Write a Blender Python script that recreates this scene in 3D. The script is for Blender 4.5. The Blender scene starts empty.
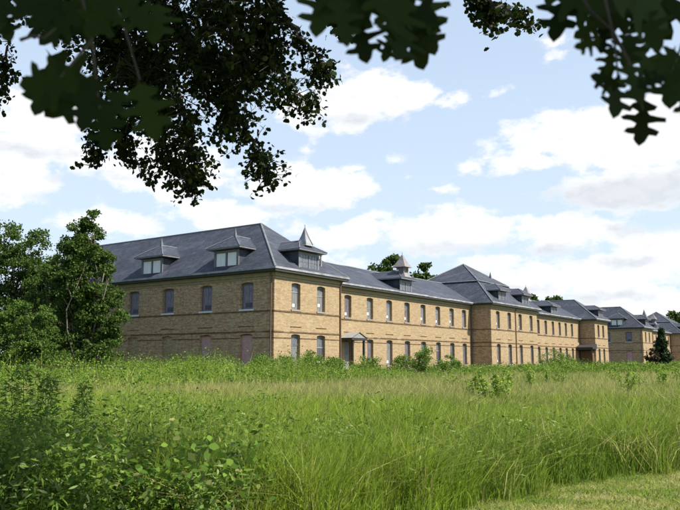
import bpy, math, random
import numpy as np
from math import sin, cos, radians as R, pi, hypot
random.seed(7); rng = np.random.default_rng(7)
SC = bpy.context.scene; COL = SC.collection

# ---------------------------------------------------------------- camera
F, HOR, CX, CY, EYE = 742., 361., 340., 255., 1.6
PITCH = math.atan((HOR-CY)/F); CP, SP = cos(PITCH), sin(PITCH)
cam = bpy.data.cameras.new('camera'); co = bpy.data.objects.new('camera', cam); COL.objects.link(co)
co.location = (0, 0, EYE); co.rotation_euler = (pi/2+PITCH, 0, 0)
cam.sensor_width = 36; cam.lens = F/680*36; cam.clip_start = .05; cam.clip_end = 5000
cam.dof.use_dof = True; cam.dof.focus_distance = 18; cam.dof.aperture_fstop = 5.0
SC.camera = co
SC.cycles.max_bounces = 6; SC.cycles.diffuse_bounces = 3; SC.cycles.transmission_bounces = 4
def at(x, y, d):
    """world point seen at photo pixel (x, y) at forward ground distance d"""
    yu = CY-y; fx, fy, fz = x-CX, F*CP-yu*SP, yu*CP+F*SP
    return np.array((fx/fy*d, d, EYE+fz/fy*d))

# ---------------------------------------------------------------- light
SUN_AZ, SUN_EL = 112., 50.          # azimuth clockwise from +Y
SC.view_settings.view_transform = 'Standard'; SC.view_settings.look = 'None'
SC.view_settings.exposure = 0.85; SC.view_settings.gamma = 1
sd = bpy.data.lights.new('sun', 'SUN'); sd.energy = 4.6; sd.angle = R(.5); sd.color = (1, .95, .86)
so = bpy.data.objects.new('sun', sd); COL.objects.link(so)
S = np.array((sin(R(SUN_AZ))*cos(R(SUN_EL)), cos(R(SUN_AZ))*cos(R(SUN_EL)), sin(R(SUN_EL))))
from mathutils import Vector, Matrix
so.rotation_euler = Vector(S).to_track_quat('Z', 'Y').to_euler()

class NT:
    def __init__(s, nt): s.nt = nt; s.n = nt.nodes; s.l = nt.links
    def new(s, t, **k):
        nd = s.n.new(t)
        for a, b in k.items(): setattr(nd, a, b)
        return nd
    def put(s, sock, v):
        if isinstance(v, bpy.types.NodeSocket): s.l.new(v, sock)
        elif isinstance(v, (tuple, list)) and sock.type == 'RGBA' and len(v) == 3: sock.default_value = (*v, 1)
        else: sock.default_value = v
    def m(s, op, a, b=0., c=0., clamp=False):
        nd = s.new('ShaderNodeMath', operation=op); nd.use_clamp = clamp
        s.put(nd.inputs[0], a); s.put(nd.inputs[1], b); s.put(nd.inputs[2], c); return nd.outputs[0]
    def mix(s, f, a, b, mode='MIX'):
        nd = s.new('ShaderNodeMix', data_type='RGBA', blend_type=mode)
        s.put(nd.inputs[0], f); s.put(nd.inputs[6], a); s.put(nd.inputs[7], b); return nd.outputs[2]
    def noise(s, vec, scale, detail=4, rough=.55):
        nd = s.new('ShaderNodeTexNoise'); s.put(nd.inputs['Vector'], vec)
        nd.inputs['Scale'].default_value = scale; nd.inputs['Detail'].default_value = detail
        nd.inputs['Roughness'].default_value = rough; return nd.outputs['Fac']
    def ramp(s, f, a, b, lo=0., hi=1.):
        nd = s.new('ShaderNodeMapRange'); nd.interpolation_type = 'SMOOTHSTEP'
        for i, v in enumerate((f, a, b, lo, hi)): s.put(nd.inputs[i], v)
        return nd.outputs[0]
    def comb(s, x, y, z=0.):
        nd = s.new('ShaderNodeCombineXYZ'); s.put(nd.inputs[0], x); s.put(nd.inputs[1], y); s.put(nd.inputs[2], z); return nd.outputs[0]
    def sep(s, v):
        nd = s.new('ShaderNodeSeparateXYZ'); s.put(nd.inputs[0], v); return nd.outputs

W = bpy.data.worlds.new('World'); SC.world = W; W.use_nodes = True
w = NT(W.node_tree); w.n.clear()
sky = w.new('ShaderNodeTexSky', sky_type='NISHITA'); sky.sun_disc = False
sky.sun_elevation = R(SUN_EL); sky.sun_rotation = R(SUN_AZ); sky.air_density = 1.0; sky.dust_density = .6; sky.ozone_density = 1.2
geo = w.new('ShaderNodeTexCoord')
gx, gy, gz = w.sep(geo.outputs['Generated'])
az = w.m('ARCTAN2', gx, gy); el = w.m('ARCSINE', gz)
# clouds: real bearings and heights (degrees) of each bank, its half-sizes and its weight
def dirdeg(x, y):
    p = at(x, y, 1.) - np.array((0, 0, EYE)); return math.degrees(math.atan2(p[0], p[1])), math.degrees(math.atan2(p[2], hypot(p[0], p[1])))
CL = [(350,100,60,26,1.0),(305,112,36,18,.7),(415,98,34,12,.75),(40,128,48,36,1.0),(8,165,45,36,1.0),(88,160,34,15,.7),
      (160,165,70,34,.85),(300,190,58,24,1.0),(360,185,25,14,.8),(110,222,60,14,.8),(220,215,70,16,.8),(345,235,60,16,.75),(440,232,85,20,.9),
      (560,232,60,22,.85),(600,140,90,28,1.0),(655,130,60,34,1.0),(530,160,42,16,.85),(625,188,90,24,.85),(350,168,17,7,.55),(395,160,13,7,.6),
      (408,178,14,7,.6),(470,166,22,9,.6),(310,146,16,8,.5),(560,57,20,9,.42),(497,93,13,7,.4),(450,100,34,9,.6),(25,190,30,15,.6),
      (560,40,30,8,.4),(600,75,30,8,.4),(520,130,30,8,.45),(380,215,30,8,.5),(440,190,20,6,.45),(590,278,90,22,.9),(665,250,50,26,.9),(500,262,60,12,.6),(650,305,60,22,.85),(300,262,110,16,.6),(20,40,26,10,.4),(-80,140,70,40,.9),(760,160,70,50,.9),(760,280,70,30,.9)]
SH = [(635,192,85,15,1.),(350,118,50,7,.6),(30,150,50,8,.6),(290,208,50,6,.6),(450,248,70,7,.6),(655,228,50,9,.6),(60,178,40,6,.5),(150,178,50,6,.5),(520,290,60,6,.5),(560,250,60,8,.55),(640,262,60,8,.5),(40,196,40,7,.5),(430,250,60,7,.45),(600,296,80,7,.5),(340,212,40,6,.4)]
av = w.comb(az, w.m('MULTIPLY', el, 1.7), 0.)
n1 = w.noise(av, 9, 7, .6); n2 = w.noise(av, 26, 6, .6)
wob = w.m('ADD', w.m('MULTIPLY', w.m('SUBTRACT', n1, .5), 1.9), w.m('MULTIPLY', w.m('SUBTRACT', n2, .5), 1.5))
def field(L):
    acc = None
    for x, y, hw, hh, a in L:
        A, E_ = dirdeg(x, y); wa = hw/742*57.3*.95; wh = hh/742*57.3*.97
        dx = w.m('MULTIPLY', w.m('SUBTRACT', az, R(A)), 1/R(wa*.95)); dy = w.m('MULTIPLY', w.m('SUBTRACT', el, R(E_)), 1/R(wh))
        d2 = w.m('ADD', w.m('MULTIPLY', dx, dx), w.m('MULTIPLY', dy, dy))
        g = w.m('MULTIPLY', w.m('EXPONENT', w.m('MULTIPLY', d2, -.7)), a*1.25)
        acc = g if acc is None else w.m('MAXIMUM', acc, g)
    return acc
f0 = field(CL)
# the rest of the sky (outside the view) has scattered cloud too
other = w.ramp(w.m('ABSOLUTE', az), .75, 1.0)
f1 = w.m('MAXIMUM', f0, w.m('MULTIPLY', other, .25))
cl = w.ramp(w.m('ADD', f1, wob), .36, .78)
shade = w.ramp(w.m('ADD', field(SH), w.m('MULTIPLY', wob, .5)), .2, .95)
shade = w.m('ADD', w.m('MULTIPLY', shade, .8), w.m('MULTIPLY', w.ramp(n2, .42, .72), .38), clamp=True)
cloudcol = w.mix(shade, (6.1, 6.15, 6.2), (4.3, 4.5, 4.85))
haze = w.m('MULTIPLY', w.ramp(el, .0, .55, .92, .60), w.ramp(w.m('ABSOLUTE', az), .8, 1.5, 1., .0))
skyc = w.mix(haze, sky.outputs[0], (4.2, 5.0, 6.0))
wc = w.mix(w.m('MULTIPLY', cl, .96), skyc, cloudcol)
bg = w.new('ShaderNodeBackground'); w.put(bg.inputs[0], wc); bg.inputs[1].default_value = .1
w.l.new(bg.outputs[0], w.new('ShaderNodeOutputWorld').inputs[0])

# ---------------------------------------------------------------- materials
def mat(name, rough=.85, spec=.3):
    m = bpy.data.materials.new(name); m.use_nodes = True; t = NT(m.node_tree); t.n.clear()
    b = t.new('ShaderNodeBsdfPrincipled'); b.inputs['Roughness'].default_value = rough
    b.inputs['Specular IOR Level'].default_value = spec
    o = t.new('ShaderNodeOutputMaterial'); t.l.new(b.outputs[0], o.inputs[0]); t.b = b; t.o = o; return m, t
def objc(t): return t.new('ShaderNodeTexCoord').outputs['Object']
def bump(t, h, s, d=.02):
    b = t.new('ShaderNodeBump'); b.inputs['Strength'].default_value = s; b.inputs['Distance'].default_value = d
    t.put(b.inputs['Height'], h); t.l.new(b.outputs[0], t.b.inputs['Normal'])
def brick_mat(name, c1, c2, cdark, mort, k=1.):
    m, t = mat(name, .92, .2); v = objc(t); x, y, z = t.sep(v); h = t.m('ADD', x, y)
    br = t.new('ShaderNodeTexBrick'); t.put(br.inputs['Vector'], t.comb(h, z)); br.inputs['Scale'].default_value = 1
    br.inputs['Brick Width'].default_value = .23; br.inputs['Row Height'].default_value = .078; br.inputs['Mortar Size'].default_value = .007
    br.inputs['Bias'].default_value = -.1
    t.put(br.inputs['Color1'], c1); t.put(br.inputs['Color2'], c2); t.put(br.inputs['Mortar'], mort)
    # bands of courses, mottling, stains under the sills
    n = t.noise(t.comb(t.m('MULTIPLY', h, 1.1), t.m('MULTIPLY', z, 5.), 3.), 1.3, 5, .65)
    n2_ = t.noise(t.comb(h, t.m('MULTIPLY', z, 2.4), 9.), .55, 4, .6)
    n3 = t.noise(t.comb(t.m('MULTIPLY', h, 4.), t.m('MULTIPLY', z, 9.), 1.), 1., 3, .7)
    c = t.mix(t.ramp(n, .40, .66, 0, .75*k), br.outputs['Color'], cdark)
    c = t.mix(t.ramp(n2_, .48, .75, 0, .5*k), c, (c2[0]*.75, c2[1]*.68, c2[2]*.6))
    c = t.mix(t.ramp(n3, .5, .72, 0, .75*k), c, (min(1, c1[0]*1.5), min(1, c1[1]*1.5), min(1, c1[2]*1.8)))
    c = t.mix(t.ramp(n3, .5, .3, 0, .45*k), c, cdark)
    st = t.noise(t.comb(t.m('MULTIPLY', h, 3.2), t.m('MULTIPLY', z, .22), 6.), 1., 4, .6)      # run-off streaks and a damp foot
    c = t.mix(t.ramp(st, .56, .74, 0, .5*k), c, (cdark[0]*.8, cdark[1]*.8, cdark[2]*.8))
    foot = t.m('MULTIPLY', t.ramp(t.m('ADD', z, t.m('MULTIPLY', n2_, 1.6)), 2.9, 1.5), .3*k)
    c = t.mix(foot, c, cdark)
    rep = t.noise(t.comb(t.m('MULTIPLY', h, .55), t.m('MULTIPLY', z, .9), 17.), 1., 2, .4)      # repointed patches
    c = t.mix(t.ramp(rep, .63, .66, 0, .35*k), c, (.46, .38, .25))
    t.put(t.b.inputs['Base Color'], c); bump(t, br.outputs['Fac'], .3, -.01); return m
M = {}
M['brick'] = brick_mat('buff_brick', (.405, .298, .165), (.35, .25, .132), (.18, .115, .065), (.31, .25, .17), .6)
M['brick_end'] = brick_mat('weathered_end_brick', (.56, .375, .21), (.48, .31, .165), (.21, .135, .085), (.38, .31, .22), 1.0)
M['belt'] = brick_mat('brown_belt_brick', (.20, .12, .06), (.16, .095, .05), (.09, .055, .03), (.13, .1, .07))
M['infill'] = brick_mat('infill_brick', (.50, .40, .25), (.42, .31, .18), (.30, .2, .1), (.4, .34, .25))
def flat(name, c, c2=None, rough=.7, scale=3., amt=.6, stretch=(1, 1, 1), spec=.3):
    m, t = mat(name, rough, spec); v = objc(t); x, y, z = t.sep(v)
    v2 = t.comb(t.m('MULTIPLY', x, stretch[0]), t.m('MULTIPLY', y, stretch[1]), t.m('MULTIPLY', z, stretch[2]))
    n = t.noise(v2, scale, 5, .65); c2 = c2 or tuple(q*.6 for q in c)
    t.put(t.b.inputs['Base Color'], t.mix(t.ramp(n, .35, .7, 0, amt), c, c2)); bump(t, n, .15); return m
def slate():
    m, t = mat('slate', .65, .3); v = objc(t); x, y, z = t.sep(v); h = t.m('ADD', x, y)
    br = t.new('ShaderNodeTexBrick'); t.put(br.inputs['Vector'], t.comb(h, z)); br.inputs['Scale'].default_value = 1
    br.inputs['Brick Width'].default_value = .3; br.inputs['Row Height'].default_value = .17; br.inputs['Mortar Size'].default_value = .012
    t.put(br.inputs['Color1'], (.036, .041, .058)); t.put(br.inputs['Color2'], (.060, .067, .09)); t.put(br.inputs['Mortar'], (.016, .017, .022))
    n = t.noise(t.comb(h, t.m('MULTIPLY', z, 1.6), 4.), .5, 6, .7)
    n3 = t.noise(t.comb(t.m('MULTIPLY', h, 2.), t.m('MULTIPLY', z, 4.), 2.), 1., 4, .7)
    c = t.mix(t.ramp(n, .5, .66, 0, .6), br.outputs['Color'], (.10, .105, .125))
    c = t.mix(t.ramp(n, .5, .34, 0, .5), c, (.024, .026, .036))
    c = t.mix(t.ramp(n3, .60, .72, 0, .5), c, (.24, .235, .22))
    t.put(t.b.inputs['Base Color'], c); bump(t, br.outputs['Fac'], .5, -.015); return m
M['slate'] = slate()
M['gutter'] = flat('weathered_gutter', (.36, .36, .36), (.15, .155, .16), .55, 1.0, .9)
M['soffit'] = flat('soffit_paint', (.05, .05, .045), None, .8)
M['frieze'] = flat('frieze_brick', (.33, .27, .16), (.22, .19, .12), .9, 2.)
M['white'] = flat('peeling_white_paint', (.80, .79, .77), (.5, .48, .45), .7, 4., .7, (2, 2, .6))
M['board_grey'] = flat('weathered_grey_board', (.21, .205, .20), (.11, .11, .115), .8, 3., .8, (3, 3, .5))
M['board_mauve'] = flat('mauve_board', (.17, .145, .155), (.075, .065, .075), .8, 4., .9, (4, 4, .6))
M['white_panel'] = flat('white_dormer_panel', (.88, .88, .86), (.7, .7, .68), .6, 3., .6, (3, 3, .5))
M['board_upper'] = flat('faded_mauve_board', (.30, .26, .31), (.15, .135, .17), .8, 3., .9, (4, 4, .6))
M['porch_metal'] = flat('porch_roof_metal', (.28, .28, .265), (.18, .165, .15), .6, 3.)
M['board_pink'] = flat('pink_board', (.62, .36, .355), (.45, .25, .24), .8, 2.5, .7)
M['board_dark'] = flat('dark_sash_board', (.10, .10, .115), (.05, .05, .06), .5, 3.)
M['glassy'] = flat('grimy_window', (.16, .17, .19), (.07, .075, .09), .25, 5., .9, spec=.6)
M['lead'] = flat('grey_lead', (.20, .20, .205), (.10, .10, .105), .5, 3.)
M['rust'] = flat('faded_grey_red_paint', (.25, .245, .245), (.19, .12, .115), .7, 6., .9)
M['downpipe'] = flat('rusty_downpipe', (.17, .10, .06), (.10, .055, .035), .7, 3.)
M['stone'] = flat('foundation_stone', (.30, .26, .2), (.2, .17, .13), .9, 3.)
M['dark'] = flat('dark_stained_wood', (.045, .04, .036), (.02, .02, .02), .7, 3.)
M['doorpaint'] = flat('grey_door_paint', (.24, .22, .21), (.12, .1, .1), .7, 4.)
M['bark'] = flat('bark', (.10, .085, .065), (.05, .04, .03), .95, 6., .8, (3, 3, .7))
M['palebark'] = flat('pale_bark', (.24, .215, .17), (.12, .10, .075), .9, 5., .8)
M['wire'] = flat('dull_wire', (.015, .015, .014), None, .6)
def leafmat(name, a, b, c=None, trans=.35, rough=.7):
    """a..b by the per-leaf value; c = second tone by the per-leaf 'tone' value"""
    m, t = mat(name, rough, .12); at_ = t.new('ShaderNodeAttribute', attribute_name='var')
    r, g, bl = t.sep(at_.outputs['Vector'])
    col = t.mix(r, a, b)
    if c: col = t.mix(g, col, c)
    t.put(t.b.inputs['Base Color'], col)
    tr = t.new('ShaderNodeBsdfTranslucent'); t.put(tr.inputs[0], t.mix(.5, col, (1., 1., .25), 'MULTIPLY') if False else col)
    mx = t.new('ShaderNodeMixShader'); mx.inputs[0].default_value = trans
    t.l.new(t.b.outputs[0], mx.inputs[1]); t.l.new(tr.outputs[0], mx.inputs[2]); t.l.new(mx.outputs[0], t.o.inputs[0]); return m
M['leaf_tree'] = leafmat('dark_tree_leaf', (.03, .06, .012), (.10, .165, .03), (.18, .22, .05), .4)
M['leaf_bright'] = leafmat('bright_bush_leaf', (.05, .10, .018), (.12, .20, .035), (.15, .2, .05))
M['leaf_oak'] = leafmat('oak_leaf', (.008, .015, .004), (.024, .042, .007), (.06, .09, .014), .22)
M['leaf_weed'] = leafmat('weed_leaf', (.06, .12, .018), (.17, .27, .035), (.30, .36, .15), .35)
M['leaf_shrub'] = leafmat('shrub_leaf', (.055, .12, .017), (.18, .29, .04), (.28, .29, .10), .35)
M['leaf_sap'] = leafmat('sapling_leaf', (.14, .24, .03), (.28, .40, .05), (.34, .4, .09), .4)
M['leaf_conifer'] = leafmat('conifer_needles', (.015, .032, .012), (.04, .07, .022), None, .1)
M['leaf_red'] = leafmat('red_brown_leaf', (.05, .04, .025), (.09, .06, .035), None, .25)
M['grass'] = leafmat('grass_blades', (.10, .18, .018), (.30, .40, .04), (.50, .42, .20), .4)
def ground():
    m, t = mat('meadow_soil', .95, .1); v = objc(t)
    n = t.noise(v, .6, 6, .6); n2_ = t.noise(v, 14, 4, .7)
    c = t.mix(t.ramp(n, .4, .65), (.055, .075, .022), (.085, .085, .035)); c = t.mix(t.ramp(n2_, .4, .7, 0, .6), c, (.04, .035, .02))
    t.put(t.b.inputs['Base Color'], c); bump(t, n2_, .6, .05); return m
M['ground'] = ground()
def lawnm():
    m, t = mat('mown_lawn', .95, .1); v = objc(t)
    n = t.noise(v, 1.6, 6, .65); n2_ = t.noise(v, 30, 4, .7)
    c = t.mix(t.ramp(n, .42, .6), (.14, .17, .045), (.30, .25, .12)); c = t.mix(t.ramp(n2_, .4, .7, 0, .6), c, (.07, .08, .03))
    t.put(t.b.inputs['Base Color'], c); bump(t, n2_, .8, .03); return m
M['lawn'] = lawnm()

# ---------------------------------------------------------------- mesh helpers
def tag(o, label=None, cat=None, group=None, kind=None):
    for k, v in (('label', label), ('category', cat), ('group', group), ('kind', kind)):
        if v: o[k] = v
    return o
def empty(name, loc=(0, 0, 0), rz=0.):
    o = bpy.data.objects.new(name, None); COL.objects.link(o); o.location = tuple(float(q) for q in loc); o.rotation_euler = (0, 0, rz); o.empty_display_size = .3; return o
class MB:
    def __init__(s): s.v = []; s.f = []
    def poly(s, pts):
        i = len(s.v); s.v += [tuple(map(float, p)) for p in pts]; s.f.append(tuple(range(i, i+len(pts)))); return s
    def box(s, x0, y0, z0, x1, y1, z1):
        i = len(s.v); s.v += [(x0,y0,z0),(x1,y0,z0),(x1,y1,z0),(x0,y1,z0),(x0,y0,z1),(x1,y0,z1),(x1,y1,z1),(x0,y1,z1)]
        s.f += [tuple(i+k for k in q) for q in ((0,3,2,1),(4,5,6,7),(0,1,5,4),(1,2,6,5),(2,3,7,6),(3,0,4,7))]; return s
    def tube(s, pts, rad, n=6):
        pts = [np.array(p, float) for p in pts]; rings = []
        for k, p in enumerate(pts):
            d = pts[min(k+1, len(pts)-1)]-pts[max(k-1, 0)]; d /= (np.linalg.norm(d)+1e-9)
            a = np.cross(d, (0, 0, 1.)) if abs(d[2]) < .9 else np.cross(d, (1., 0, 0)); a /= np.linalg.norm(a); b = np.cross(d, a)
            i = len(s.v); r = rad[k] if hasattr(rad, '__len__') else rad
            s.v += [tuple(p+r*(cos(2*pi*j/n)*a+sin(2*pi*j/n)*b)) for j in range(n)]; rings.append(i)
        for q, w_ in zip(rings, rings[1:]):
            for j in range(n): s.f.append((q+j, q+(j+1) % n, w_+(j+1) % n, w_+j))
        s.f.append(tuple(rings[0]+j for j in range(n))[::-1]); s.f.append(tuple(rings[-1]+j for j in range(n))); return s
    def cone(s, c, w0, w1, z0, z1, n=4, rot=pi/4):
        i = len(s.v)
        for ww, z in ((w0, z0), (w1, z1)):
            s.v += [(c[0]+ww*cos(rot+2*pi*j/n), c[1]+ww*sin(rot+2*pi*j/n), z) for j in range(n)]
        for j in range(n): s.f.append((i+j, i+(j+1) % n, i+n+(j+1) % n, i+n+j))
        s.f.append(tuple(i+j for j in range(n))[::-1]); s.f.append(tuple(i+n+j for j in range(n))); return s
    def build(s, name, m, parent=None, loc=None, rz=None, smooth=False):
        me = bpy.data.meshes.new(name); me.from_pydata(s.v, [], s.f); me.materials.append(m)
        if smooth: me.polygons.foreach_set('use_smooth', [True]*len(me.polygons))
        me.update(); o = bpy.data.objects.new(name, me); COL.objects.link(o); o.parent = parent
        if loc is not None: o.location = loc
        if rz is not None: o.rotation_euler = (0, 0, rz)
        return o
def npmesh(name, V, nper, fac, m, var, parent=None):
    """V: (N*k,3) verts, fac: list of index tuples in one item of k verts; var: (N*k,3)"""
    k = nper; N = len(V)//k; me = bpy.data.meshes.new(name)
    me.vertices.add(len(V)); me.vertices.foreach_set('co', V.astype(np.float32).ravel())
    loops = np.concatenate([np.array(q) for q in fac]); L = len(loops)
    idx = (np.arange(N)[:, None]*k+loops[None]).ravel()
    me.loops.add(len(idx)); me.loops.foreach_set('vertex_index', idx.astype(np.int32))
    st = np.cumsum([0]+[len(q) for q in fac][:-1]); starts = (np.arange(N)[:, None]*L+st[None]).ravel()
    me.polygons.add(len(starts)); me.polygons.foreach_set('loop_start', starts.astype(np.int32))
    me.update(calc_edges=True)
    a = me.attributes.new('var', 'FLOAT_VECTOR', 'POINT'); a.data.foreach_set('vector', var.astype(np.float32).ravel())
    me.materials.append(m); o = bpy.data.objects.new(name, me); COL.objects.link(o); o.parent = parent; return o
def unit(a): return a/(np.linalg.norm(a, axis=-1, keepdims=True)+1e-9)
LEAF = np.array([(0,0),(.22,.26),(.34,.62),(.18,.86),(0,1.05),(-.2,.84),(-.33,.58),(-.2,.24)])     # ovate
LOBED = np.array([(0,0),(.10,.16),(.26,.24),(.22,.42),(.38,.56),(.26,.72),(.20,.90),(0,1.),(-.18,.9),(-.24,.72),(-.36,.58),(-.22,.42),(-.28,.26),(-.1,.14)])
OAK = np.array([(.0,-.16),(.015,0),(.10,.06),(.22,.10),(.30,.2),(.18,.24),(.09,.29),(.16,.36),(.34,.37),(.46,.44),(.40,.50),(.24,.50),(.12,.55),(.16,.63),(.30,.66),(.36,.75),(.26,.78),(.13,.78),(.14,.88),(.09,.95),(0,1.02),
                (-.10,.93),(-.13,.86),(-.16,.78),(-.30,.80),(-.35,.70),(-.26,.65),(-.13,.60),(-.12,.53),(-.28,.50),(-.45,.50),(-.44,.40),(-.30,.38),(-.14,.34),(-.09,.27),(-.22,.24),(-.27,.15),(-.12,.07),(-.015,0)])
def leaves(name, P, size, m, parent=None, shape=LEAF, updir=None, flat_=.5, var=None, tone=0., fold=.12, droop=0.):
    N = len(P); k = len(shape)
    nrm = unit(rng.normal(size=(N, 3))+np.array((0, 0, 1.))*flat_*2)
    d = rng.normal(size=(N, 3)) + (np.array((0, 0, -1.))*droop)
    if updir is not None: d = d*.6+updir
    d = unit(d-nrm*(d*nrm).sum(1, keepdims=True)); sdir = np.cross(d, nrm)
    sz = (size*rng.uniform(.65, 1.25, N)) if not hasattr(size, '__len__') else size
    V = (P[:, None]+sz[:, None, None]*(shape[None, :, 0, None]*sdir[:, None]*1.15+shape[None, :, 1, None]*d[:, None] + (np.abs(shape[:, 0])*fold*2-.18*shape[:, 1]**2)[None, :, None]*nrm[:, None]))
    vv = np.zeros((N, 3)); vv[:, 0] = rng.random(N) if var is None else np.clip(var+rng.normal(0, .22, N), 0, 1)
    vv[:, 1] = np.where(rng.random(N) < tone, rng.random(N), 0)
    return npmesh(name, V.reshape(-1, 3), k, [tuple(range(k))], m, np.repeat(vv, k, 0), parent)
class VN:
    def __init__(s, seed, n=64): s.g = np.random.default_rng(seed).random((n, n)); s.n = n
    def __call__(s, x, y):
        xi = np.floor(x).astype(int); yi = np.floor(y).astype(int); fx = x-xi; fy = y-yi; fx = fx*fx*(3-2*fx); fy = fy*fy*(3-2*fy); n = s.n
        g = lambda a, b: s.g[a % n, b % n]
        return (g(xi, yi)*(1-fx)+g(xi+1, yi)*fx)*(1-fy)+(g(xi, yi+1)*(1-fx)+g(xi+1, yi+1)*fx)*fy

# ---------------------------------------------------------------- setting: ground and lawn
UA = R(55.248); U = np.array((cos(UA), sin(UA), 0)); VV = np.array((-sin(UA), cos(UA), 0)); C0 = np.array((-5.093, 57.386, 0))
def bl(s, t, z=0.): return C0+s*U+t*VV+np.array((0, 0, z))
g = MB(); xs = np.concatenate([-np.geomspace(900, 5, 16), [0], np.geomspace(5, 900, 16)]); ys = np.concatenate([[-900, -300, -80, -20], np.linspace(-5, 130, 46), np.geomspace(150, 3000, 8)])
gn = VN(3)
for i in range(len(ys)):
    for j in range(len(xs)): g.v.append((xs[j], ys[i], 0))
nx = len(xs)
for i in range(len(ys)-1):
    for j in range(nx-1): g.f.append((i*nx+j, i*nx+j+1, (i+1)*nx+j+1, (i+1)*nx+j))
tag(g.build('ground', M['ground']), kind='structure')
def edge_y(x):      # far edge of the mown strip (metres), as a function of x
    return np.interp(x, [-30, 0, 1.2, 2.0, 2.7, 3.6, 4.8, 8, 30], [5.4, 7.0, 8.2, 9.0, 9.7, 10.5, 11.1, 12.4, 20])+.12*np.sin(np.asarray(x)*5.1)+.08*np.sin(np.asarray(x)*11.7+1)
lx = np.linspace(-30, 30, 121); l = MB()
for i in range(120): l.poly([(lx[i], -20, .006), (lx[i+1], -20, .006), (lx[i+1], edge_y(lx[i+1]), .006), (lx[i], edge_y(lx[i]), .006)])
tag(l.build('lawn', M['lawn']), kind='structure')

# ---------------------------------------------------------------- the long brick building
EAVE = 8.5
def facade(mb, o, d, L, z0, z1, ops, rev=.34):
    """wall sheet from o along d (unit, 2D), with recessed openings (a, b, za, zb); outward normal is to the right of d"""
    nx_, ny_ = d[1], -d[0]
    P = lambda a, z, r=0.: (o[0]+d[0]*a-nx_*r, o[1]+d[1]*a-ny_*r, z)
    A = sorted({0, L, *[q for op in ops for q in op[:2]]}); Z = sorted({z0, z1, *[q for op in ops for q in op[2:4]]})
    for a0, a1 in zip(A, A[1:]):
        for b0, b1 in zip(Z, Z[1:]):
            ca, cb = (a0+a1)/2, (b0+b1)/2
            if any(op[0] < ca < op[1] and op[2] < cb < op[3] for op in ops): continue
            mb.poly([P(a0, b0), P(a1, b0), P(a1, b1), P(a0, b1)])
    for a0, a1, b0, b1 in [op[:4] for op in ops]:
        mb.poly([P(a0, b0), P(a0, b1), P(a0, b1, rev), P(a0, b0, rev)]); mb.poly([P(a1, b1), P(a1, b0), P(a1, b0, rev), P(a1, b1, rev)])
        mb.poly([P(a0, b0), P(a0, b0, rev), P(a1, b0, rev), P(a1, b0)])
        h = .09; am = (a0+a1)/2; arc = [(a0+(a1-a0)*k/8, b1-h*((2*k/8-1)**2)) for k in range(9)]   # segmental head
        for (p, zp), (q, zq) in zip(arc, arc[1:]):
            mb.poly([P(p, zp), P(q, zq), P(q, b1), P(p, b1)]) if max(b1-zp, b1-zq) > 1e-6 else None
            mb.poly([P(p, zp), P(p, zp, rev), P(q, zq, rev), P(q, zq)])
def belt(mb, o, d, L, z0, z1, out, gaps=()):
    nx_, ny_ = d[1], -d[0]; segs = []; a = 0
    for g0, g1 in sorted(gaps): segs.append((a, g0)); a = g1
    segs.append((a, L))
    for a0, a1 in segs:
        if a1-a0 < .02: continue
        c = [(o[0]+d[0]*q+nx_*r, o[1]+d[1]*q+ny_*r) for q, r in ((a0, -.02), (a1, -.02), (a1, out), (a0, out))]
        i = len(mb.v); mb.v += [(p[0], p[1], z0) for p in c]+[(p[0], p[1], z1) for p in c]
        mb.f += [tuple(i+k for k in q) for q in ((0,3,2,1),(4,5,6,7),(0,1,5,4),(1,2,6,5),(2,3,7,6),(3,0,4,7))]
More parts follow.
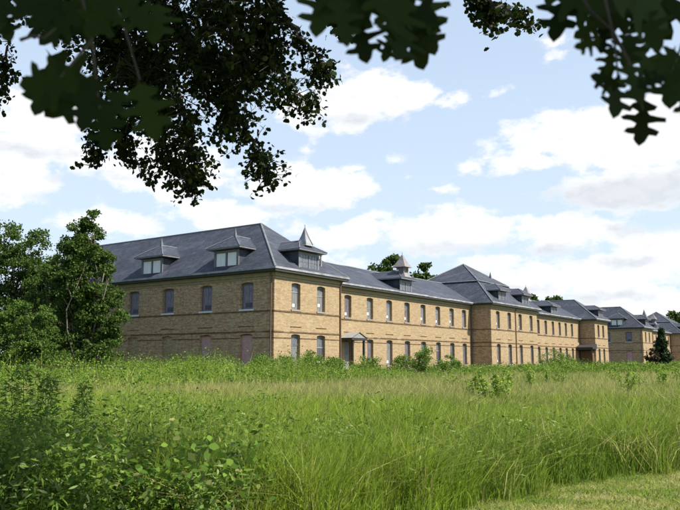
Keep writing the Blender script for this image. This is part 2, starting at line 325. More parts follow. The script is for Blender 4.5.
def window(B, o, d, a0, a1, z0, z1, matn, style, rev=.27):
    """frame + boards + sill as a part with sub-parts"""
    nx_, ny_ = d[1], -d[0]
    ang = math.atan2(d[1], d[0]); cx_ = o[0]+d[0]*(a0+a1)/2-nx_*rev; cy_ = o[1]+d[1]*(a0+a1)/2-ny_*rev
    hw = (a1-a0)/2; H = z1-z0; f = MB()      # local x along wall, -y outward
    f.box(-hw, -.03, 0, -hw+.07, .05, H); f.box(hw-.07, -.03, 0, hw, .05, H); f.box(-hw+.07, -.03, 0, hw-.07, .05, .07); f.box(-hw+.07, -.03, H-.2, hw-.07, .05, H)
    wi = f.build('window', M['frame_' + style] if 'frame_'+style in M else M['board_mauve'], B, (cx_, cy_, z0), ang)
    p = MB()
    if style == 'end_up':
        p.box(-hw+.07, 0, .07, hw-.07, .03, H-.2); p.box(-.03, -.02, H*.28, .03, 0, H-.2); p.box(-hw+.07, -.02, H*.26, hw-.07, 0, H*.30)
        p.build('board', M[matn], wi); q = MB(); q.box(-hw*.5, -.022, .16, hw*.5, -.002, H*.24); q.build('pane', M['board_dark'], wi)
    elif style == 'front':
        p.box(-hw+.07, 0, .07, hw-.07, .03, H-.2)
        nb = 3
        for k in range(1, nb): xx = -hw+.07+(2*hw-.14)*k/nb; p.box(xx-.012, -.012, .07, xx+.012, 0, H-.2)
        p.build('board', M[matn], wi); q = MB(); vz = random.choice((.22, .3, .42)) if matn != 'board_dark' else .3
        q.box(-.2, -.035, vz, .12, -.012, vz+.26); q.build('vent_plate', M['white'], wi) if random.random() < .75 else None
        if random.random() < .4:
            q = MB(); zt = H*random.uniform(.45, .7); q.box(-hw+.07, -.03, zt, hw-.07, -.013, zt+.05); q.box(-.02, -.03, zt+.05, .02, -.013, H-.2); q.build('sash_bar', M['gutter'], wi)
        if random.random() < .3:
            q = MB(); zt = H*random.uniform(.5, .72); q.box(-hw+.072, -.012, zt, hw*.9-.07, -.003, H-.2); q.build('pane', M['glassy'], wi)
    elif style == 'pink':
        p.box(-hw+.02, -.04, .0, hw-.02, 0, H-.1); p.build('board', M[matn], wi)
    elif style == 'infill':
        p.box(-hw+.001, -.05, 0, hw-.001, 0, H-.02); p.build('brick_infill', M['infill'], wi)
    s_ = MB(); s_.box(-hw-.08, -rev-.09, -.14, hw+.08, .02, -.002); s_.build('sill', M['white'] if style == 'end_up' else M['stone'], wi)
M['frame_front'] = flat('window_frame_paint', (.20, .19, .18), (.1, .09, .09), .7)
M['frame_end_up'] = flat('end_frame_paint', (.17, .16, .18), (.09, .085, .09), .7)
def hip(mb, x0, x1, y0, y1, z0, z1, run, axis='y', back=True):
    """hip roof over a rectangle, ridge along axis, hip ends inset by run"""
    if axis == 'y':
        m_ = (x0+x1)/2; a = (m_, y0+run, z1); b = (m_, y1-(run if back else 0), z1)
        mb.poly([(x0,y0,z0),(x1,y0,z0),a]); mb.poly([(x1,y0,z0),(x1,y1,z0),b,a]); mb.poly([(x1,y1,z0),(x0,y1,z0),b]); mb.poly([(x0,y1,z0),(x0,y0,z0),a,b])
        return a, b
    m_ = (y0+y1)/2; a = (x0+run, m_, z1); b = (x1-run, m_, z1)
    mb.poly([(x0,y0,z0),(x1,y0,z0),b,a]); mb.poly([(x1,y0,z0),(x1,y1,z0),b]); mb.poly([(x1,y1,z0),(x0,y1,z0),a,b]); mb.poly([(x0,y1,z0),(x0,y0,z0),a]); return a, b
def dormer(B, x, y, z, rz, w=2.7, h=1.75, rise=1.15, D=5., style='white', spire=None):
    b = MB(); hw = w/2; hz = rise/2*1.5
    b.poly([(-hw, .0, 0), (-hw, D, 0), (-hw, D, h), (-hw, 0, h)][::-1]); b.poly([(hw, 0, 0), (hw, D, 0), (hw, D, h), (hw, 0, h)])
    b.poly([(-hw, .02, 0), (hw, .02, 0), (hw, .02, h), (-hw, .02, h)])
    dm = b.build('dormer', M['slate'], B, (x, y, z), rz)
    fr = MB(); fw = .22
    for a0, a1, b0, b1 in ((-hw-.02, -hw+fw, 0, h), (hw-fw, hw+.02, 0, h), (-hw+fw, hw-fw, h-.22, h), (-hw+fw, hw-fw, 0, .16), (-.06, .06, .16, h-.22)):
        fr.box(a0, -.08, b0, a1, .0, b1)
    fr.build('frame', M['board_grey'] if style == 'white' else M['lead'], dm)
    for sx in (-1, 1):
        q = MB(); gp = .06 if style != 'white' else .13
        q.box(min(sx*gp, sx*(hw-fw)), -.03, .16, max(sx*gp, sx*(hw-fw)), .0, h-.22)
        if style == 'white':
            q.build('shutter', M['white_panel'], dm)
        else:
            q.build('pane', M['glassy'], dm); q2 = MB()
            for k in range(1, 3): xx = sx*(.06+(hw-fw-.06)*k/3); q2.box(xx-.02, -.05, .16, xx+.02, -.031, h-.22)
            q2.box(min(sx*.06, sx*(hw-fw)), -.052, h*.5, max(sx*.06, sx*(hw-fw)), -.033, h*.5+.04); q2.build('muntin', M['lead'], dm)
    oh = .55; r = MB(); x0, x1, y0 = -hw-oh, hw+oh, -oh; hr = hw+oh
    a = (0, y0+hr*.8, h+.18+rise); e = (0, D+.5, h+.18+rise)
    r.poly([(x0,y0,h+.18),(x1,y0,h+.18),a]); r.poly([(x1,y0,h+.18),(x1,D+.5,h+.18),e,a]); r.poly([(x0,D+.5,h+.18),(x0,y0,h+.18),a,e])
    r.build('dormer_roof', M['slate'], dm)
    so_ = MB(); so_.box(x0+.02, y0+.02, h+.06, x1-.02, D, h+.176); so_.build('fascia', M['lead'], dm)
    cap = MB(); cap.tube([(x0, y0, h+.2), (a[0], a[1], a[2]+.02)], .05, 4); cap.tube([(x1, y0, h+.2), (a[0], a[1], a[2]+.02)], .05, 4); cap.tube([a, e], .06, 4); cap.build('ridge_cap', M['lead'], dm)
    if spire == 'finial':
        s_ = MB(); s_.cone(a, .17, .10, a[2]-.1, a[2]+.25); s_.cone(a, .10, .0, a[2]+.25, a[2]+.7); s_.build('finial', M['lead'], dm)
    if spire == 'spirelet':
        c = (0, y0+.95); s_ = MB(); zb = h+.35
        s_.cone(c, .80, .74, zb+.25, zb+.36); s_.cone(c, .66, .30, zb+.36, zb+1.05); s_.cone(c, .30, .02, zb+1.05, zb+1.85); s_.build('spire', M['gutter'], dm)
        k_ = MB(); k_.tube([(c[0], c[1], zb+1.75), (c[0], c[1], zb+2.1)], .03, 5)
        for j in range(4):
            an = pi/4+j*pi/2; k_.tube([(c[0]+.69*cos(an), c[1]+.69*sin(an), zb+.38), (c[0]+.31*cos(an), c[1]+.31*sin(an), zb+1.07), (c[0], c[1], zb+1.83)], .05, 4)
        k_.build('spire_edge', M['lead'], dm)
    if spire == 'ventilator':
        ventilator(dm, (0, .35, h+.35), 'ventilator')
    return dm
def ventilator(parent, p, name, sub=True):
    x, y, z = p; b = MB()
    b.cone((x, y), 1.05, .62, z, z+.5); 
    for j in range(4):
        an = pi/4+j*pi/2; b.tube([(x+.6*cos(an), y+.6*sin(an), z+.45), (x+.6*cos(an), y+.6*sin(an), z+1.2)], .08, 4)
    b.cone((x, y), .48, .48, z+.5, z+1.2, rot=pi/4)
    b.cone((x, y), 1.12, 1.06, z+1.1, z+1.2); b.cone((x, y), 1.0, .5, z+1.2, z+1.85); b.cone((x, y), .5, .12, z+1.85, z+2.45)
    b.tube([(x, y, z+2.4), (x, y, z+2.75)], .03, 5)
    return b.build(name, M['rust'] if sub else M['lead'], parent)
def small_chimney_pipe(B, x, y, z0, z1): q = MB(); q.tube([(x, y, z0), (x, y, z1)], .09, 8); q.tube([(x, y, z1), (x, y, z1+.1)], .15, 8); q.build('vent_pipe', M['gutter'], B)

def brick_building(loc):
    B = empty('brick_building', loc, UA)
    LO, HI = (1.17, 3.72), (5.68, 7.82)
    def mass(x0, x1, y0, y1, fronts, left=(), left_styles=None, sides='lr', hollow_left=True):
        """fronts: window centres on the y0 side; left: window centres on the x0 side (measured from y0)"""
        w_ = MB(); be = MB(); fz = MB(); fo = MB(); wf = .575; wl = .68
        fo_ops = [(c-x0-wf, c-x0+wf, *LO) for c, up in fronts if up != 'door']+[(c-x0-wf, c-x0+wf, *HI) for c, up in fronts]
        fo_ops += [(c-x0-.55, c-x0+.55, .9, 3.5) for c, up in fronts if up == 'door']
        facade(w_, (x0, y0), (1, 0), x1-x0, .9, EAVE, fo_ops)
        le_ops = [(y1-y0-c-wl, y1-y0-c+wl, *q) for c in left for q in (LO, HI)]
        w2 = MB(); facade(w2, (x0, y1), (0, -1), y1-y0, .9, EAVE, le_ops); w2.build('end_wall', M['brick_end'], B)
        facade(w_, (x1, y0), (0, 1), y1-y0, .9, EAVE, []); facade(w_, (x1, y1), (-1, 0), x1-x0, .9, EAVE, [])
        for o, d, L, ops in (((x0, y0), (1, 0), x1-x0, fo_ops), ((x0, y1), (0, -1), y1-y0, le_ops), ((x1, y0), (0, 1), y1-y0, [])):
            lo = [(p[0], p[1]) for p in ops if p[2] < 2]
            belt(be, o, d, L, 5.42, 5.53, .045); belt(be, o, d, L, 3.82, 3.93, .045)
            belt(be, o, d, L, 3.36, 3.43, .03, lo)
            for a, b in lo: belt(be, o, d, L, 4.28, 4.34, .04, [(0, max(0, a-.15)), (min(L, b+.15), L)])
            belt(fz, o, d, L, 8.0, 8.12, .05); belt(fz, o, d, L, 8.2, EAVE-.003, .10)
            belt(fo, o, d, L, -.1, .9, .06)
        w_.build('wall', M['brick'], B); be.build('belt_course', M['belt'], B); fz.build('frieze', M['frieze'], B); fo.build('foundation', M['stone'], B)
        for k, (c, up) in enumerate(fronts):
            window(B, (x0, y0), (1, 0), c-x0-wf, c-x0+wf, *HI, random.choice(('board_grey', 'board_grey', 'board_mauve')), 'front')
            if up != 'door': window(B, (x0, y0), (1, 0), c-x0-wf, c-x0+wf, *LO, random.choice(('board_mauve', 'board_grey', 'board_mauve', 'board_dark')), 'front')
        for k, c in enumerate(left):
            a = y1-y0-c
            window(B, (x0, y1), (0, -1), a-wl, a+wl, *HI, 'board_upper', 'end_up')
            window(B, (x0, y1), (0, -1), a-wl, a+wl, *LO, 'board_pink', 'pink' if k < 2 or k > 3 else 'infill')
    F0 = lambda L: [(c, '') for c in L]
    T = 2.6; DEP = 34.
    mass(0, 9.1, 0, DEP, F0((2.72, 6.15)), (2.84, 7.35, 11.9, 16.4, 20.9, 25.4, 29.9))
    mass(9.103, 41.497, T, T+11, [(14.0, 'door')]+F0((17.9, 21.6, 25.3, 28.9, 32.45, 36.0, 39.4)))
    mass(41.5, 57.5, 0, 15, F0((43.7, 47.4, 51.2, 55.2)))
    mass(57.503, 85.497, T, T+11, F0((59.0, 62.0, 65.2, 68.5, 71.8, 75.0, 78.1, 81.3)))
    mass(85.5, 93.4, 0, DEP, F0((87.7, 90.6)))
    # roofs (one part each), gutters round the eaves
    e = .5; ZR = EAVE+.33
    def gut(x0, x1, y0, y1):
        q = MB()
        for a, b, c, d in ((x0-.06, x1+.06, y0-.06, y0+.12), (x0-.06, x0+.12, y0+.123, y1-.123), (x1-.12, x1+.06, y0+.123, y1-.123), (x0-.06, x1+.06, y1-.12, y1+.06)):
            if b-a > 20 and y0 > 1:          # long runs are lengths of gutter, some slipped, one or two gone
                u_ = a
                while u_ < b-.1:
                    v_ = min(b, u_+random.uniform(2.2, 4.6)); dz = random.uniform(-.05, .02)
                    if random.random() > .12: q.box(u_+.004, c, EAVE+.20+dz, v_-.004, d, EAVE+.36+dz)
                    u_ = v_
                continue
            q.box(a, c, EAVE+.20, b, d, EAVE+.36)
        q.build('gutter', M['gutter'], B)
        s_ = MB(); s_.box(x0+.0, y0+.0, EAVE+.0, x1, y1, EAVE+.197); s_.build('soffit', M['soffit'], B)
    rf = MB(); a, b = hip(rf, -e, 9.1+e, -e, DEP+e, ZR, 13.55, 5.9); ro = rf.build('roof', M['slate'], B)
    cp = MB()
    for p, q in ((( -e, -e, ZR), a), ((9.1+e, -e, ZR), a), (a, b)): cp.tube([p, q], .09, 5)
    cp.build('ridge_cap', M['lead'], ro); gut(-e, 9.1+e, -e, DEP+e)
    for x0, x1, xa, xb in ((9.1, 41.5, 6.2, 44.6), (57.5, 85.5, 54.4, 88.2)):
        r = MB(); y0, y1, ym, zr = T-e, T+11+e, T+5.5, 11.85; ns = 14
        xr = [xa+(xb-xa)*k/ns for k in range(ns+1)]; zs = [zr-.10*sin(pi*k/ns)**2+.035*sin(k*2.3) for k in range(ns+1)]
        for k in range(ns):
            xm0, xm1 = xr[k], xr[k+1]
            r.poly([(xm0, y0, ZR), (xm1, y0, ZR), (xm1, ym, zs[k+1]), (xm0, ym, zs[k])]); r.poly([(xm1, y1, ZR), (xm0, y1, ZR), (xm0, ym, zs[k]), (xm1, ym, zs[k+1])])
        ro = r.build('roof', M['slate'], B); c_ = MB(); c_.tube([(xr[k], ym, zs[k]) for k in range(ns+1)], .08, 5); c_.build('ridge_cap', M['lead'], ro); gut(x0+.35, x1-.35, y0, y1)
    r = MB(); X0, X1, Y0, Y1 = 41.5-e, 57.5+e, -e, 15+e; k = 3.5; zb = 11.9     # centre block: steep skirt, then a low pyramid
    lo = [(X0, Y0), (X1, Y0), (X1, Y1), (X0, Y1)]; mi = [(X0+k, Y0+k), (X1-k, Y0+k), (X1-k, Y0+k+8.4), (X0+k, Y0+k+8.4)]; ap = (49.5, 7.3, 14.9)
    for i in range(4):
        j = (i+1) % 4; r.poly([(*lo[i], ZR), (*lo[j], ZR), (*mi[j], zb), (*mi[i], zb)])
    ro = r.build('roof', M['slate'], B); r = MB()
    mo = [(p[0]+(.18 if p[0] > 50 else -.18), p[1]+(.18 if p[1] > 6 else -.18)) for p in mi]
    for i in range(4): j = (i+1) % 4; r.poly([(*mo[i], zb-.05), (*mo[j], zb-.05), ap])
    r.build('roof_cap', M['slate'], ro)
    c_ = MB()
    for i in range(4): c_.tube([(*lo[i], ZR), (*mi[i], zb)], .09, 5); c_.tube([(*mo[i], zb), ap], .10, 5); c_.tube([(*mo[i], zb), (*mo[(i+1) % 4], zb)], .08, 4)
    c_.cone((mo[1][0]-2.2, mo[1][1]+1.8), .28, .0, zb+1., zb+2.1)
    c_.build('ridge_cap', M['lead'], ro); gut(X0, X1, Y0, Y1)
    r = MB(); a, b = hip(r, 85.5-e, 93.4+e, -e, DEP+e, ZR, 12.5, 5.0); ro = r.build('roof', M['slate'], B)
    c_ = MB()
    for p, q in (((85.5-e, -e, ZR), a), ((93.4+e, -e, ZR), a), (a, b)): c_.tube([p, q], .09, 5)
    c_.build('ridge_cap', M['lead'], ro); gut(85.5-e, 93.4+e, -e, DEP+e)
    # dormers
    zd = EAVE+.36
    for t in (5.15, 14.15, 23.1): dormer(B, .05, t, zd, -pi/2, spire='finial')
    dormer(B, 4.35, .0, zd, 0, w=2.75, h=1.6, rise=.95, style='glass', spire='spirelet')
    dormer(B, 25.1, T+.05, zd-.15, 0, w=2.5, h=1.45, rise=.9, D=6, style='glass', spire='ventilator')
    for x in (45.4, 53.4): dormer(B, x, .1, zd, 0, w=2.4, h=1.5, rise=.9, style='glass')
    dormer(B, 72.6, T+.05, zd-.15, 0, w=2.8, h=1.4, rise=.9, D=6, style='glass')
    ventilator(B, (75.2, T+5.5, 11.4), 'ventilator', True)
    dormer(B, 89.6, .1, zd, 0, w=2.6, h=1.5, rise=.8, style='glass')
    for x, y in ((49.4, -.09), (9.35, T-.09), (41.25, T-.09), (57.8, T-.09), (85.2, T-.09), (8.9, -.09)):
        q = MB(); q.tube([(x, y-.35, EAVE+.15), (x, y, EAVE-.35), (x, y, .3)], .065, 6); q.build('downpipe', M['downpipe'], B)
    q = MB(); q.tube([(-.44, .25, EAVE+.15), (-.09, .25, EAVE-.35), (-.09, .25, .3)], .06, 6); q.build('downpipe', M['downpipe'], B)
    small_chimney_pipe(B, 6.9, .6, 8.8, 10.6)
    # porch over the door at the start of the long wing
    p = MB(); x, y = 13.8, T; w2 = 1.2; yo = -1.4
    p.poly([(x-w2, y+yo, 3.72), (x+w2, y+yo, 3.72), (x, y+yo, 4.17)]); p.poly([(x-w2-.1, y+yo-.08, 3.72), (x, y+yo-.08, 4.25), (x, y-.03, 4.25), (x-w2-.1, y-.03, 3.72)]); p.poly([(x+w2+.1, y+yo-.08, 3.72), (x+w2+.1, y-.03, 3.72), (x, y-.03, 4.25), (x, y+yo-.08, 4.25)])
    po = p.build('porch', M['porch_metal'], B); q = MB(); q.box(x-w2-.1, y+yo-.08, 3.5, x+w2+.1, y-.05, 3.7); q.build('beam', M['dark'], po)
    for sx in (-1, 1): q = MB(); q.box(x+sx*.95-.08, y+yo+.02, 0, x+sx*.95+.08, y+yo+.2, 3.497); q.build('post', M['dark'], po)
    q = MB(); q.box(x-w2, y+yo-.1, 0, x+w2, y-.08, .8); q.build('step', M['stone'], po)
    dd = MB(); dd.box(x-.55, y+.12, .9, x+.55, y+.18, 3.4); dr = dd.build('door', M['doorpaint'], B)
    q = MB(); q.box(x-.3, y+.10, 2.2, x+.3, y+.118, 3.1); q.build('panel', M['board_grey'], dr); q = MB(); q.box(x-.3, y+.10, 1.2, x+.3, y+.118, 1.5); q.build('panel', M['board_grey'], dr)
    # dark canopy and entrance on the side of the far end block
    c = MB(); c.box(83.0, -.1, 3.45, 85.42, 3.0, 3.62); c.box(82.9, -.25, 3.62, 85.42, 3.0, 3.9); c.poly([(82.9, -.25, 3.905), (85.42, -.25, 4.5), (85.42, 3., 4.5), (82.9, 3., 3.905)]); c.poly([(82.9, -.25, 3.905), (85.42, -.25, 3.905), (85.42, -.25, 4.5)])
    ca = c.build('canopy', M['dark'], B)
    for yy in (-.05,): q = MB(); q.box(83.05, yy, 0, 83.2, yy+.15, 3.447); q.build('post', M['dark'], ca)
    q = MB(); q.box(84.6, .3, 0, 85.44, 2.4, 3.3); q.build('entrance_screen', M['belt'], ca)
    return B
B1 = brick_building(bl(0, 0))
tag(B1, 'long two storey buff brick building with slate roof and pale dormers, nearest behind the meadow', 'building')
def copy_tree(o, parent=None):
    c = o.copy(); COL.objects.link(c); c.parent = parent
    for ch in list(o.children): copy_tree(ch, c)
    return c
B2 = copy_tree(B1); B2.location = tuple(bl(122.6, .6))
B1['group'] = B2['group'] = 'matching brick buildings'; B2['label'] = 'farther buff brick building with slate roofs at the right, beside the small conifer'

# ---------------------------------------------------------------- trees
def curve_pts(p0, p1, n=6, wig=.06, sag=0.):
    p0, p1 = np.array(p0, float), np.array(p1, float); L = np.linalg.norm(p1-p0); out = []
    for k in range(n+1):
        t = k/n; q = p0*(1-t)+p1*t+np.array((0, 0, -sag*4*t*(1-t)*L)); 
        if 0 < k < n: q = q+rng.normal(0, wig*L/n*1.6, 3)
        out.append(q)
    return out
def clumps(cen, rad, n, cl_n, cl_r, hollow=.35, zbias=0.):
    """clumped leaf positions through an ellipsoid"""
    d = unit(rng.normal(size=(cl_n, 3))); r = hollow+(1-hollow)*rng.random((cl_n, 1))**.6
    c = np.array(cen)+d*r*np.array(rad)
    i = rng.integers(0, cl_n, n); rr = cl_r*rng.uniform(.6, 1.3, cl_n)
    off = unit(rng.normal(size=(n, 3)))*(rng.random((n, 1))**.5)*rr[i][:, None]; off[:, 2] *= .65
    return c[i]+off, c
def tree(name, base, height, blobs, label, m='leaf_tree', leaf=.28, trunk_r=.22, bark='bark', cat='tree', nper=None, tone=.12, group=None, lean=(0, 0), fork=None, shape=LEAF, limbs=()):
    o = empty(name, base); tag(o, label, cat, group)
    P = []; tb = MB(); top = np.array((lean[0], lean[1], height*.8)); tr = curve_pts((0, 0, -.1), top, 6, .03)
    tb.tube(tr, [trunk_r*(1-.13*k) for k in range(7)], 8)
    if fork:
        for fp in fork: c = curve_pts(tr[1], fp, 5, .05); tb.tube(c, [trunk_r*.75*(1-.15*k) for k in range(6)], 6)
    for lb in limbs: tb.tube(lb, [.055-.006*k for k in range(len(lb))], 6)
    for cen, rad, n, cn, cr in blobs:
        p, cc = clumps(cen, rad, n, cn, cr); p[:, 2] = np.maximum(p[:, 2], .1); P.append(p)
        for q in cc[::3]:
            s0 = tr[min(5, 1+int(5*max(0, min(.8, q[2]/height*.7))))]
            tb.tube(curve_pts(s0, q, 4, .08), [trunk_r*.3, trunk_r*.22, trunk_r*.16, trunk_r*.1, .015], 4)
    tb.build('trunk', M[bark], o, smooth=True)
    leaves('crown', np.concatenate(P), leaf, M[m], o, flat_=.35, tone=tone, shape=shape); return o
# left group in front of the building's far end
p = at(84, 361, 50); tree('broadleaf_tree', (p[0], p[1], 0), 10.5, [((-.25,0,6.6),(1.9,1.9,4.6),30000,220,.5), ((.0,0,9.8),(.8,.8,2.1),4500,34,.35), ((1.2,0,4.6),(1.5,1.6,2.2),8000,60,.45), ((-1.6,0,3.6),(2.0,1.8,3.0),6000,60,.55), ((.3,-.4,1.8),(2.6,1.8,1.7),6000,60,.5)],
     'tall dark green tree with a leaning pale trunk in front of the brick end wall', leaf=.15, bark='palebark', trunk_r=.13, lean=(1.2, 0), fork=[(-1.5, -.3, 6), (-.2, -1.4, 7.), (1.8, -1.3, 7.)], limbs=[[(0,0,.2),(-.5,-.9,2.2),(-.75,-1.3,3.6),(-.8,-1.5,4.9),(-.45,-1.6,5.7),(-.1,-1.6,6.6),(.15,-1.45,7.5),(.3,-1.,8.6)], [(-.45,-1.6,5.7),(-.9,-1.4,6.6),(-1.0,-1.,7.4)]])
p = at(8, 361, 62); tree('broadleaf_tree', (p[0], p[1], 0), 12.5, [((.2,0,9.0),(3.6,3,4.2),20000,150,.7), ((3.0,0,7.2),(2.2,2.,2.6),9000,70,.6), ((-3,0,6),(3,3,4),7000,60,.8), ((0,0,3.2),(4,3,2.8),8000,60,.8)],
     'dark tree at the left edge behind the bright green bush', leaf=.18, trunk_r=.25)
p = at(46, 361, 53); tree('broadleaf_tree', (p[0], p[1], 0), 8.5, [((0,0,6.0),(1.7,1.6,3.2),12000,100,.5), ((.3,0,2.6),(2.0,1.6,2.2),8000,60,.5)],
     'slim dark tree between the leaning tree and the left edge tree', leaf=.15, trunk_r=.14, bark='palebark')
p = at(22, 361, 45); tree('bush', (p[0], p[1], 0), 5, [((0,0,3.5),(1.9,1.4,1.7),11000,90,.38), ((.6,0,1.8),(2.3,1.5,1.5),9000,70,.38), ((-1.9,0,3.0),(1.2,1.2,2.0),5000,50,.35)],
     'bright green rounded bush below the dark trees at the left edge', 'leaf_bright', leaf=.11, trunk_r=.08, cat='bush', tone=.3, group='bushes by the left trees')
p = at(96, 361, 46); tree('bush', (p[0], p[1], 0), 3, [((0,0,1.7),(1.5,1.0,1.3),3500,40,.35)], 'dark bush at the foot of the leaning pale trunk', 'leaf_tree', leaf=.15, trunk_r=.06, cat='bush', tone=.2, group='bushes by the left trees')
# behind the roofs
for (x, y, d, h, blobs, lab) in (
    (393, 361, 125, 19, [((-.4,0,16.2),(3.5,2.5,3.2),5000,46,.85), ((-1.5,0,10),(3.5,2.5,3),2500,30,1.)], 'tree crown behind the roof ventilator of the long wing'),
    (422, 361, 128, 17, [((.6,0,15.6),(1.5,1.5,2.9),2600,26,.8), ((2.6,0,14.6),(1.0,1.2,2.0),1200,14,.6), ((0,0,10),(3,2,3),2000,20,1.)], 'narrow tree crown behind the roof, right of the ventilator'),
    (502, 361, 190, 19, [((0,0,16.2),(5,4,3.4),4500,40,1.4)], 'distant tree crown behind the centre block dormers'),
    (533, 361, 190, 19, [((0,0,16.6),(3,3,2.4),1600,20,1.0), ((5.4,0,15.6),(2.4,3,2.4),1400,16,1.0)], 'distant tree crown behind the far ventilator'),
    (556, 361, 210, 18, [((0,0,14.8),(4,3,3.0),2500,22,1.3)], 'distant low tree crown behind the far wing'),
    (664, 361, 300, 17, [((0,0,13.6),(6,5,4.2),3500,40,1.6)], 'far tree crown above the farther building roof'),
    (683, 361, 250, 18, [((0,0,14.0),(5,5,4.6),4000,40,1.5)], 'tree crown at the right edge above the farther building'),
    (609, 361, 260, 17, [((0,0,13.3),(4,4,4),2500,30,1.4)], 'tree crown just right of the far end block roof')):
    p = at(x, y, d); tree('broadleaf_tree', (p[0], p[1], 0), h, blobs, lab, group='trees beyond the buildings', leaf=.42 if d < 150 else .7, trunk_r=.3)
# conifer and reddish bush by the farther building
def conifer(x, d, h, w_, label):
    p = at(x, 361, d); o = empty('conifer_tree', (p[0], p[1], 0)); tag(o, label, 'tree'); tb = MB(); tb.tube([(0,0,0),(0,0,h*.5),(0,0,h)], [.18,.12,.02], 6); P = []
    for k in range(90):
        t = rng.random()**1.2; z = .5+t*(h-.6); L = w_*(1-t)**.8*rng.uniform(.7, 1.15); a = rng.uniform(0, 2*pi); e = np.array((cos(a)*L, sin(a)*L, z-.15*L)); tb.tube([(0,0,z), e], [.04,.01], 4)
        q = rng.random((90, 1)); P.append(np.array((0,0,z))*(1-q)+e*q+rng.normal(0, .16, (90, 3))*(1.2-q*.7))
    tb.build('trunk', M['bark'], o); leaves('crown', np.concatenate(P), .3, M['leaf_conifer'], o, flat_=.3)
conifer(662.5, 128, 7.2, 2.3, 'small dark conifer standing before the farther building at the right')
p = at(653, 361, 122); tree('bush', (p[0], p[1], 0), 4, [((0,0,2.0),(1.0,1.,1.5),1500,24,.4)], 'dull reddish brown bush left of the small conifer', 'leaf_red', leaf=.3, trunk_r=.08, cat='bush')

# ---------------------------------------------------------------- oak overhead: one tree, trunk behind the camera
oak = empty('oak_tree', (-5.5, -4., 0)); tag(oak, 'oak whose dark leafy branches hang over the top of the view', 'tree')
OB = np.array((-5.5, -4., 0))
tb = MB(); tr = [np.array(q) for q in ((-5.5,-4,-.1),(-5.4,-3.9,1.5),(-5.1,-3.4,4.),(-4.4,-2.4,7.),(-3.6,-1.,9.5),(-3,0,12))]
tb.tube([q-OB for q in tr], [.5,.42,.36,.3,.2,.08], 10)
limb_ends = [(5,-3,9.5),(6,3,10),(1.5,8,10),(-5,9,9.6),(-1,4,11),(2,-1,10.5),(-8,5,9)]
for q in limb_ends: tb.tube([z-OB for z in curve_pts(tr[3], q, 6, .05, -.05)], [.2,.17,.14,.11,.08,.05,.03], 7)
tb.build('trunk', M['bark'], oak, smooth=True)
# high crown (out of frame; it is what keeps the near leaves and the drooping branches in shade)
P = []
for cen, rad, n, cn in (((3.5,-2.5,9.),(4.5,4,1.8),5000,60),((2.5,2.0,9.6),(5,4.,1.8),4800,60),((-1,5.2,10.2),(4.5,3.6,1.9),4800,60),((-5.,5.5,10.2),(4,4.,1.9),3800,60),((-4,-1,11),(5,4,2),4500,50),((5.,-1.4,7.5),(1.9,1.9,1.4),2000,22)):
    q, _ = clumps(cen, rad, n, cn, 1.0); P.append(q)
P = np.concatenate(P); keep = (P[:, 2]-EYE) > np.maximum(P[:, 1], .2)*.62+.5; P = P[keep]
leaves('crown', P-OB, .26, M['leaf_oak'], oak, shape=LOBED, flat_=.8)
# drooping, in-focus branches: (start px, end px, distance, spread px, leaves)
def droop(paths, dist, seed, nleaf, leafsize=.068):
    rg = np.random.default_rng(seed); tb = MB(); LP = []; 
    for path, spread, wt in paths:
        d0 = dist*rg.uniform(.92, 1.08); ks = len(path)
        pts = [at(x, y, d0*(1+.03*rg.normal())) for x, y in path]
        fine = []
        for a, b in zip(pts, pts[1:]):
            for t in np.linspace(0, 1, 6)[:-1]: fine.append(a*(1-t)+b*t+rg.normal(0, .02, 3))
        fine.append(pts[-1]); n = len(fine); tb.tube([q-OB for q in fine], [(.022*(1-.85*k/n)+.004) for k in range(n)], 5)
        sp = spread/F*d0*1.3; ntw = max(6, int(nleaf*wt/8.2))
        for k in range(ntw):
            t = rg.random()**.8; i = min(n-2, int(t*(n-1))); s0 = fine[i]
            dr = unit(rg.normal(size=3)+np.array((0, 0, -.35))); L = sp*rg.uniform(.25, 1.1)*(1-.45*t)
            e1 = s0+dr*L*.6+np.array((0, 0, -.02)); e2 = s0+dr*L+np.array((0, 0, -.18*L))+rg.normal(0, .03, 3)
            tb.tube([s0-OB, e1-OB, e2-OB], [.007, .005, .003], 3)
            m_ = rg.integers(7, 12); q = np.where(rg.random((m_, 1)) < .3, rg.random((m_, 1))*.7, rg.random((m_, 1))*.3+.75); LP.append(s0*(1-q)+e2*q+rg.normal(0, .036, (m_, 3)))
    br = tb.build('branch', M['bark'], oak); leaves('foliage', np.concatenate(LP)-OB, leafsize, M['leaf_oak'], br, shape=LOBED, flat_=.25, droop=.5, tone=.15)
droop([([(60,-40),(110,30),(140,80),(165,125)], 52, 1.6), ([(140,-40),(185,20),(215,70),(240,120),(262,155),(268,180)], 34, 1.25), ([(200,-40),(235,20),(262,60),(290,90),(318,104)], 34, 1.2),
       ([(120,-40),(170,60),(185,120),(192,158),(195,192)], 34, 1.5), ([(80,-40),(130,60),(160,110),(170,155),(177,172)], 40, 1.3)], 8.6, 11, 900)
droop([([(200,-30),(230,10),(245,50),(250,90)], 48, 1.5), ([(150,-30),(170,20),(190,60),(210,100)], 48, 1.6), ([(230,-40),(275,5),(300,35),(318,60),(330,80)], 20, .7),
       ([(60,-30),(95,60),(100,110),(97,145),(89,168)], 17, .6), ([(100,-30),(120,50),(122,100),(125,140),(140,165)], 24, .8), ([(250,-30),(262,10),(270,40),(275,75)], 34, .9), ([(300,-30),(325,0),(336,20),(345,40)], 16, .35), ([(190,-30),(215,40),(225,90),(232,130)], 40, 1.2), ([(110,-30),(130,20),(150,70),(150,110)], 36, 1.)], 7.8, 12, 900)
